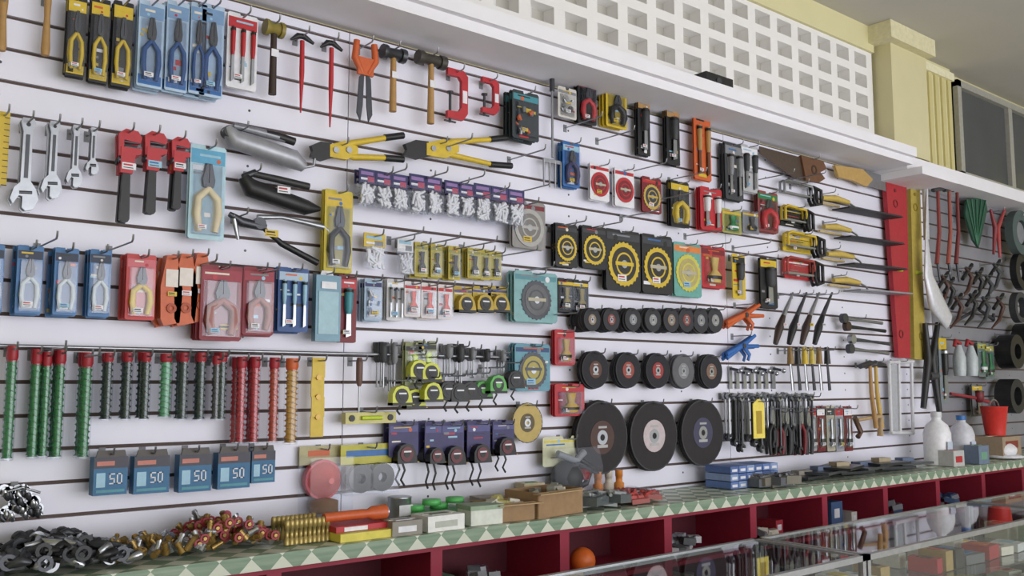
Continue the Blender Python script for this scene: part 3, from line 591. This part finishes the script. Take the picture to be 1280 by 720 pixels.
def f_pump(b,W,H):
    card(b,0,H*.45,W,H*.55,M('C9C8A0'),hd=M('D0C040'))
    b.lathe((W*.4,.03,H*.05),[(W*.2,0),(W*.26,H*.2),(W*.2,H*.4),(W*.08,H*.5)],DGR,14); b.tube([(W*.6,.03,H*.6),(W*.9,.04,H*.4),(W*.8,.03,H*.1),(W*.5,.05,H*.02)],.014,BLK,8); b.tube([(W*.15,.05,H*.7),(W*.5,.06,H*.55),(W*.7,.05,H*.7)],.016,GRY,8)
    b.tube([(W*.2,.04,H*.3),(W*.5,.07,H*.5),(W*.85,.04,H*.35)],.012,DGR,8); b.lathe((W*.65,.05,H*.2),[(W*.12,0),(W*.14,H*.12),(W*.05,H*.2)],DRED,12)
    b.poly([(0,0),(W*.9,0),(W,H*.4),(W*.9,H*.8),(0,H*.8)],.0,.085,CLR)
hang('spray_gun_bag',678,545,738,612,f_pump,off=.06)
for q in((906,378,952,412,ORG),(906,417,946,450,M('2866B8'))): hang('spring_clamp',*q[:4],f_snap,off=.06,n=3,dv=.03,c=q[4])
for i,x in enumerate((975,992,1008,1024)):
    def br(b,q,x=x,i=i):
        T(b,q,[(x+14,366),(x+6,385),(x+2,395)],[.006,.012,.014],[STEEL,DGR][i%2]); T(b,q,[(x+2,395),(x-3,410),(x-8,430)],[.014,.024,.014],BLK if i%2 else M('3A2A22'))
        u,w=q(x-2,408); stick(b,u,w,.035,.035)
    AB('putty_knife',br,.08,(x+12,368))
for i,x in enumerate((985,994,1003,1012,1021,1031)): 
    AB('chisel',lambda b,q,x=x,i=i:(T(b,q,[(x,434),(x+1,455)],[.014,.02],[M('8A6A30'),BLK,YEL,M('C8B040')][i%4]),T(b,q,[(x+1,455),(x+4,488)],[.010,.015],[STEEL,DGR][i%2],6,.012,.4)),.07,(x,438))
for i in range(7):
    x=908+i*9; hang('wall_bracket',x,458+i%2*4,x+9,486,lambda b,W,H:(b.box(W*.3,W*.7,0,.006,0,H,STEEL),b.tube([(W*.5,.006,H*.9),(W*.5,.07,H*.8)],.008,DST,8),b.sph((W*.5,.07,H*.8),.014,CHR)),off=.01,hook=False)
for i in range(14):
    x=906+i*8; hang('combination_wrench',x-1,492+(i%3),x+8,548+(i*7)%20,lambda b,W,H,i=i:(b.tube([(W/2,.01,H*.1),(W/2,.01,H*.9)],[.009,.008],[STEEL,DGR,DST][i%3],6),b.ring(W/2,H*.95,.004,.016,.009,.02,STEEL,14),b.ring(W/2,H*.03,.004,.016,.009,.022,DST,14,.0,4.6)),off=.05+.02*(i%3),n=2,dv=.02)
for i,x in enumerate((1010,1021,1033,1044,1055)): hang('socket_pack',x,508,x+10,564,f_plain,off=.07,n=3,c=[M('9A9AA0'),DRED,M('B0A890')][i%3],hd=[RED,WHT,DGR][i%3],inn=STEEL)
for i in range(6): x=958+i*9; hang('pliers',x,508+i%2*4,x+11,568,lambda b,W,H,i=i:pliers(b,W/2,0,H,W*.9,[BLK,DRED,DGR][i%3]),off=.07,n=2,dv=.03)
hang('price_tag',941,499,955,548,lambda b,W,H:(b.poly([(0,0),(W,0),(W,H*.88),(W*.6,H),(W*.4,H),(0,H*.88)],0,.004,M('F0D850')),b.box(W*.25,W*.75,.004,.005,H*.12,H*.7,M('B09020'))),off=.14)
def sil(b,q):
    for k,(x,y) in enumerate(((1052,398),(1056,408),(1062,424),(1060,436))): T(b,q,[(x,y),(x+25,y+3),(x+48,y+6)],[.014,.008,.012],[STEEL,BLK,DGR,STEEL][k]); u,w=q(x,y); b.disc(u,w,.0,.03,.03,[DST,M('3A2418'),STEEL,DST][k],14)
AB('claw_hammer',sil,.06,(1070,398))
def ham(b,q,x=1085,c=WOOD):
    T(b,q,[(x,452),(x+2,490),(x+8,535)],[.010,.014,.016],c); T(b,q,[(x-12,458),(x,454),(x+12,456)],[.016,.02,.01],DST)
AB('hammer',ham,.08,(1084,456)); AB('hammer',lambda b,q:ham(b,q,1092,M('C8A040')),.05,(1092,452))
AB('pick_hammer',lambda b,q:(T(b,q,[(1066,522),(1074,540),(1070,546)],.016,M('5A3A24')),T(b,q,[(1070,525),(1098,520),(1098,545)],[.01,.014,.02],TAN)),.06)
def frame(b,q):
    for a,c in(((1109,452),(1112,541)),((1137,452),(1139,541)),((1121,450),(1123,541))): T(b,q,[a,c],.012,M('C8C8CC',.4),6)
    T(b,q,[(1108,453),(1139,452)],.014,M('C8C8CC',.4),6); T(b,q,[(1111,541),(1139,541)],.014,M('C8C8CC',.4),6); PL(b,q,[(1112,456),(1120,456),(1122,538),(1114,538)],.0,.008,M('A8AAB0'))
AB('towel_rack',frame,.05,(1122,452))
def scythe(b,q):
    T(b,q,[(1154,232),(1153,300),(1155,345),(1163,375),(1180,402)],[.01,.02,.06,.1,.07],M('CCCCD2',.35,.2),10,.03,.3); T(b,q,[(1154,230),(1156,300)],.02,M('BEBEC0'))
AB('scythe',scythe,.10,(1154,232))
for x,c in((1170,M('8A3028')),(1184,M('A04A38')),(1194,M('7A2A28'))): AB('tool_handle',lambda b,q,x=x,c=c:(T(b,q,[(x,234),(x+2,290),(x-1,330)],[.012,.014,.016],c),T(b,q,[(x,330),(x+3,352)],[.01,.008],DST),T(b,q,[(x-6,238),(x+6,236)],.015,DGR)),.08,(x,236))
AB('leaf_rake',lambda b,q:(PL(b,q,[(1206,250),(1228,246),(1232,262),(1221,310),(1214,300),(1204,268)],.0,.015,M('1E4A38',.6)),[T(b,q,[(1218,306),(1205+i*6,250)],.005,M('2A6A4A'),6,.02) for i in range(5)]),.08,(1217,250))
AB('pruning_shears',lambda b,q:(T(b,q,[(1236,262),(1242,285),(1240,318)],[.01,.02,.01],M('8A2A30')),T(b,q,[(1254,262),(1245,285),(1248,322)],[.01,.02,.01],M('B04040'))),.08,(1244,264))
AB('sieve_frame',lambda b,q:(b.ring(*q(1268,292),0,.06,.1,.18,M('4A5A58',.7),28),b.disc(*q(1268,292),.02,.04,.09,GRY)),.08,(1268,272))
AB('hose_coil',lambda b,q:(b.ring(*q(1272,340),0,.05,.08,.15,BLK,28),b.ring(*q(1264,385),0.03,.08,.08,.12,DGR,28)),.08,(1270,322))
k=0
for x,y in((1205,335),(1218,340),(1230,345),(1175,345),(1182,352),(1240,330),(1192,372),(1210,368),(1226,372),(1244,372)):
    k+=1
    AB('gardening_hook',lambda b,q,x=x,y=y,k=k:(T(b,q,[(x,y),(x+8,y+12),(x+3,y+28),(x-6,y+38)],[.012,.018,.014,.006],[DGR,M('4A2A20'),BLK][k%3]),T(b,q,[(x+8,y-4),(x-4,y+14)],.014,BLK)),.09,(x,y))
AB('bypass_lopper',lambda b,q:(T(b,q,[(1154,404),(1158,450),(1152,510)],[.018,.028,.02],BLK),T(b,q,[(1170,404),(1163,450),(1172,514)],[.018,.028,.02],BLK),T(b,q,[(1158,470),(1168,470)],.03,DGR)),.08,(1161,406))
for x in(1193,1208):
    AB('spray_bottle',lambda b,q,x=x:(b.lathe((q(x,470)[0],.04,q(x,470)[1]),[(.04,0),(.045,.05),(.045,.13),(.03,.18),(.018,.22)],M('B0B8BC',.3),14),T(b,q,[(x,430),(x-6,426),(x-7,433)],.014,M('A82A30'),8,.04)),.06)
for x,y in((1228,445),(1237,448)): hang('glove_pack',x-6,y-18,x+5,y+26,f_plain,c=M('6A7A78'),hd=M('A8A030'),inn=GRN)
AB('cable_coil',lambda b,q:(b.ring(*q(1252,440),0,.12,.06,.13,BLK,26),b.ring(*q(1252,495),0,.12,.07,.13,M('242428'),26),b.ring(*q(1272,425),0,.12,.07,.13,BLK,26)),.05,(1252,418))
AB('bow_saw',lambda b,q:(T(b,q,[(1186,492),(1215,497),(1236,503)],[.01,.012,.016],M('A03038')),T(b,q,[(1196,400),(1220,386),(1240,400),(1240,392)],.012,DGR),T(b,q,[(1196,402),(1240,402)],.006,STEEL)),.05)
hang('file_set_pack',1174,420,1184,505,f_blade,c=M('7A8488'),h1=BLK,n=2); hang('brush_pack',1215,480,1228,520,f_blade,c=M('6E7074'),h1=DRED,n=2)
for x,y in((620,78),(650,56),(690,88),(742,97),(785,104),(812,112),(850,122),(880,132),(905,142),(935,152),(665,78),(705,84),(740,88),(780,100),(905,160),(700,275),(745,276),(790,262),(835,240),(980,172),(1015,180),(60,300),(150,303),(250,325),(325,335),(70,428),(110,436),(655,232),(600,240),(480,215),(530,218),(575,222),(870,285),(930,300),(1000,215),(650,190),(560,178),(720,150),(760,166),(800,205),(850,215),(960,215),(880,300),(940,310),(660,330),(690,385),(500,290),(545,296),(590,300),(640,310)):
    u,w=Pt(x-14,y+10,0); hookat(u,w,.24)
parent(HK.finish('display_hooks'),P_)
# ---------------------------------------------------------------- counter goods
def cb(name,px,py,w,d,h,c,rz=0,lid=None,lab=None):
    u,v=Gt(px,py,CZ); v=min(max(v,d/2+.03),CV-d/2-.01); b=B(); z=CZ+.003
    b.rbox((u,v,z+h/2),(w,d,h),rz,c)
    if lid: b.rbox((u,v,z+h-.006),(w+.008,d+.008,.016),rz,lid)
    if lab: b.rbox((u,v,z+h*.45),(w*.6,d+.003,h*.4),rz,lab); b.rbox((u,v,z+h),(w*.55,d*.5,.003),rz,lab)
    b.rbox((u,v,z+h+.0005),(w*.9,.012,.002),rz,M('C9C4B4'))
    b.finish(name)
cardb=M('9C7A54',.8)
def openbox(name,px,py,w,d,h,rz,fill):
    u,v=Gt(px,py,CZ); v=min(max(v,d/2+.05),CV-d/2-.03); b=B(); z=CZ+.003; t=.005
    b.rbox((u,v,z+.003),(w,d,.005),rz,cardb); c,s=math.cos(rz),math.sin(rz)
    for dx,dy,a,e in((0,d/2,w,t),(0,-d/2,w,t),(w/2,0,t,d),(-w/2,0,t,d)): b.rbox((u+dx*c-dy*s,v+dx*s+dy*c,z+h/2),(a,e,h),rz,cardb)
    b.rbox((u-(d/2+.02)*-s,v+(d/2+.02)*c,z+h-.004),(w,.04,.004),rz,M('B39468',.8))
    for i in range(14): b.rbox((u+U(-.35,.35)*w,v+U(-.3,.3)*d,z+h*.7+U(0,.3)*h),(.04,.03,.03),U(0,3),fill if i%2 else M('C4C0B0'),U(-.5,.5))
    b.finish(name)
def fitting(b,u,v,z,r,h,a,tilt):
    m=BRASS if R()<.7 else CHR
    ax=Vector((math.cos(a)*math.sin(tilt),math.sin(a)*math.sin(tilt),math.cos(tilt))); q=Vector((u,v,z))
    b.tube([q,q+ax*h*.4],r,m,6); b.tube([q+ax*h*.4,q+ax*h],r*.7,m,10); b.tube([q+ax*h*.8,q+ax*h*.9],r*.85,m,10)
def pile(name,x0,x1,n,kind,vlo=.08,vhi=.36,zt=.05):
    b=B(); ua,ub=Gt(x0,700,CZ)[0],Gt(x1,685,CZ)[0]
    for i in range(n):
        v=U(vlo,vhi); u=U(ua,ub); z=CZ+.02+U(0,zt)*(1-abs(2*(u-ua)/(ub-ua)-1)**2)
        if kind=='brass':
            fitting(b,u,v,z,U(.009,.015),U(.03,.045),U(0,6.28),U(.3,1.5))
            if zt>.04 and R()<.6:
                b.ring(u,z+.02,v+.02,v+.026,.009,.015,M('A02430',.5),14); b.cyl((u,v,z+.02),(u,v+.03,z+.02),.006,BRASS,8); b.box(u-.012,u+.012,v+.021,v+.025,z+.018,z+.022,RED)
        else:
            c=[DGR,STEEL,CHR,DST,BLK][i%5]
            b.tube([(u,v,z),(u+U(-.04,.04),v+U(-.04,.04),z+.015),(u+U(-.06,.06),v+U(-.04,.04),z+.008)],[.010,.014,.007],c,8)
            if i%4==0: b.ring(u,z+.01,v,v+.01,.012,.022,c,14)
    b.finish(name)
pile('chrome_tap_fittings',-60,112,170,'chrome',.05,.36,.06); pile('brass_hose_fittings',115,245,130,'brass',.1,.34,.015); pile('brass_gate_valves',243,345,130,'brass',.06,.3,.06)
b=B()
for i in range(10):
    for j in range(2):
        u,v=Gt(350+i*8,680,CZ); v=.2+j*.1; z=CZ+.003
        b.lathe((u,v,z),[(.010,0),(.010,.02),(.007,.022),(.007,.05),(.010,.052),(.010,.075),(.006,.08)],M('B09A58',.4,.6),8)
b.finish('brass_hose_barbs')
def torch(b,u,v,z,c,L):
    b.tube([(u,v,z),(u+L*.6,v,z),(u+L*.7,v,z),(u+L*.78,v,z),(u+L,v,z)],[.016,.017,.015,.024,.026],c,12)
    b.tube([(u+L*.98,v,z),(u+L*1.02,v,z)],.022,CHR,12)
b=B(); u,v=Gt(425,680,CZ)
b.box(u,u+.28,.24,.38,CZ+.003,CZ+.03,M('D8C840')); b.box(u+.0,u+.24,.22,.35,CZ+.031,CZ+.05,RED); b.box(u+.03,u+.12,.35,.352,CZ+.033,CZ+.047,WHT)
b.finish('flashlight_box'); b=B(); torch(b,u-.02,.3,CZ+.078,ORG,.24); b.finish('flashlight'); b=B(); torch(b,u+.02,.16,CZ+.03,BLK,.22); b.finish('flashlight')
b=B(); u,v=Gt(508,655,CZ); b.lathe((u,.1,CZ+.003),[(.045,0),(.047,.003),(.045,.01),(.045,.09),(.048,.094),(.042,.096)],CHR,20); b.box(u-.03,u+.03,.145,.147,CZ+.03,CZ+.07,WHT); b.finish('metal_can')
cb('small_carton',530,675,.12,.09,.05,M('8A8478'),.05,None,WHT); cb('label_carton',580,669,.16,.11,.055,M('E0E0DC'),0,None,M('B0B4A8')); cb('label_carton',600,655,.14,.1,.07,M('D0D4C8'),.1,M('88A080'))
b=B(); u,v=Gt(560,655,CZ)
for k in range(4): b.lathe((u-.07+k*.055,.13+.03*(k%2),CZ+.045+.02*(k%2)),[(.018,0),(.036,0),(.036,.02),(.018,.02)],M('55C060',.4),18)
b.box(u-.1,u+.14,.07,.24,CZ+.003,CZ+.044,M('4EA858')); b.finish('green_tape_rolls')
openbox('cardboard_box',640,652,.2,.14,.07,.1,M('C8C070')); openbox('cardboard_box',695,645,.27,.18,.1,-.12,M('8A8A80'))
cb('yellow_tin_box',612,640,.13,.09,.06,M('B8A860'),.2,M('8A8070')); cb('small_carton',655,632,.1,.08,.1,M('C8B890'),.2,None,M('60A060'))
def bags(name,px0,px1,n,c,c2,h=.03,vlo=.1,vhi=.33):
    b=B()
    for i in range(n):
        u=Gt(px0+(px1-px0)*(i+.5)/n,640 if px0<850 else 615,CZ)[0]; v=U(vlo,vhi); z=CZ+.006+U(0,.02)
        b.rbox((u,v,z+h/2),(U(.09,.16),U(.08,.12),h),U(-.5,.5),c if i%2 else c2,U(-.12,.12)); b.rbox((u,v,z+h+.004),(.06,.05,.004),U(-.5,.5),WHT if i%3==0 else c2)
        for j in range(4): b.tube([(u+U(-.05,.05),v+U(-.04,.04),z+h),(u+U(-.05,.05),v+U(-.04,.04),z+h+.01)],.008,c,6)
        b.sph((u+.02,v,z+h*.8),.04,CLR,(1.4,1.2,.6))
    b.finish(name)
bags('clear_fastener_bags',735,812,11,M('9AA09E',.3),M('5A6264',.4),.035); bags('red_packets',828,930,12,M('B83A34'),M('A04840'),.02)
b=B(); u=Gt(785,625,CZ)[0]
for k in range(3): b.lathe((u-.07+k*.07,.06,CZ+.003),[(.024,0),(.024,.06),(.016,.065),(.016,.09),(.018,.09),(.018,.12)],[M('D8803A'),M('C8C0B0'),M('D8802A')][k],14)
b.finish('glue_bottles')
b=B(); u=Gt(765,630,CZ)[0]; b.poly([(u-.2,CZ+.005),(u+.22,CZ+.005),(u+.25,CZ+.035),(u-.23,CZ+.035)],.03,.1,DGR); b.finish('parts_tray')
b=B(); u=Gt(953,610,CZ)[0]
for k in range(6):
    for j in range(3): b.box(u-.2+k*.067,u-.137+k*.067,.08,.24,CZ+.004+j*.038,CZ+.038+j*.038,M(['5A78B8','8098C8','4A68A8'][(k+j)%3])); b.box(u-.19+k*.067,u-.15+k*.067,.24,.242,CZ+.012+j*.038,CZ+.025+j*.038,WHT)
b.finish('bolt_box_stack')
bags('grey_packets',990,1050,9,M('5A5E64'),M('7A7468'),.04); 
b=B()
for k in range(8):
    u=Gt(1010+k*18,600-k*2,CZ)[0]; b.rbox((u,.17+.03*(k%3),CZ+.02+.018*(k%3)),(.3,.2,.014),U(-.3,.3),M(['3A3E44','50545A','2E3238'][k%3],.3,.3)); b.rbox((u,.17+.03*(k%3),CZ+.035+.018*(k%3)),(.1,.06,.03),.2,M(['8A8478','5A6A8A','A89878'][k%3]))
b.finish('metal_cover_plates')
def bottle(name,px,h,r,v,c,cap):
    u=Pt(px,560,v)[0]; b=B(); z=CZ+.003
    b.lathe((u,v,z),[(r*.95,0),(r,.01),(r,h*.6),(r*.8,h*.75),(r*.35,h*.85),(r*.35,h*.9)],c,18); b.lathe((u,v,z+h*.9),[(r*.4,0),(r*.4,h*.1)],cap,14)
    b.tube([(u+r*.5,v,z+h*.8),(u+r*1.25,v,z+h*.72),(u+r*1.2,v,z+h*.45),(u+r*.9,v,z+h*.4)],r*.14,c,8)
    b.box(u-r*.5,u+r*.3,v+r,v+r+.002,z+h*.2,z+h*.45,M('B8C4D8')); b.finish(name)
bottle('bleach_jug',1172,.34,.085,.22,M('E4E4E8',.4),M('D0D0D4')); bottle('bleach_jug',1203,.31,.08,.22,M('C8C8D0',.4),BLU)
cb('small_carton',1190,583,.12,.1,.1,M('B8B8B4'),.1,None,RED); cb('small_carton',1222,580,.12,.1,.12,M('6A7C94'),.1,None,M('6AA080')); 
b=B(); u=Pt(1245,560,.2)[0]; b.rbox((u,.2,CZ+.08),(.3,.22,.15),0,M('A08A70')); b.rbox((u,.2,CZ+.1),(.2,.223,.05),0,M('8A3028')); b.rbox((u,.2,CZ+.156),(.28,.02,.003),0,CRM); b.finish('wood_crate')
b=B(); b.lathe((u,.2,CZ+.16),[(.065,0),(.09,.2),(.095,.205),(.08,.2),(.06,.02)],M('E03028',.4),22); b.ring(u,CZ+.33,.195,.205,.08,.086,CHR,20,0,math.pi); b.finish('red_bucket')
b=B(); u=Pt(1268,568,.34)[0]; b.sph((u,.27,CZ+.06),.07,M('E4E4E8',.4),(1.5,1.2,.8)); b.lathe((u,.27,CZ+.01),[(.12,0),(.13,.01),(.1,.02)],M('DADADF',.4),20); b.finish('white_hard_hat')
# ---------------------------------------------------------------- camera and light
cam=bpy.data.cameras.new('camera'); cam.lens=F/1280*36; cam.sensor_width=36; cam.clip_end=100
co=bpy.data.objects.new('camera',cam); co.location=CAM; co.rotation_euler=(math.radians(90)+p,0,-yaw); sc.collection.objects.link(co); sc.camera=co
w=bpy.data.worlds.new('World'); sc.world=w; w.use_nodes=True; bg=w.node_tree.nodes['Background']; bg.inputs[0].default_value=(.86,.9,1.0,1); bg.inputs[1].default_value=1.6
def area(name,loc,rot,sx,sy,e,col=(1,.98,.97)):
    l=bpy.data.lights.new(name,'AREA'); l.shape='RECTANGLE'; l.size=sx; l.size_y=sy; l.energy=e; l.color=col
    o=bpy.data.objects.new(name,l); o.location=loc; o.rotation_euler=rot; sc.collection.objects.link(o)
area('shopfront_daylight',(4.0,-7.2,1.6),(math.radians(95),0,0),8,2.6,240)
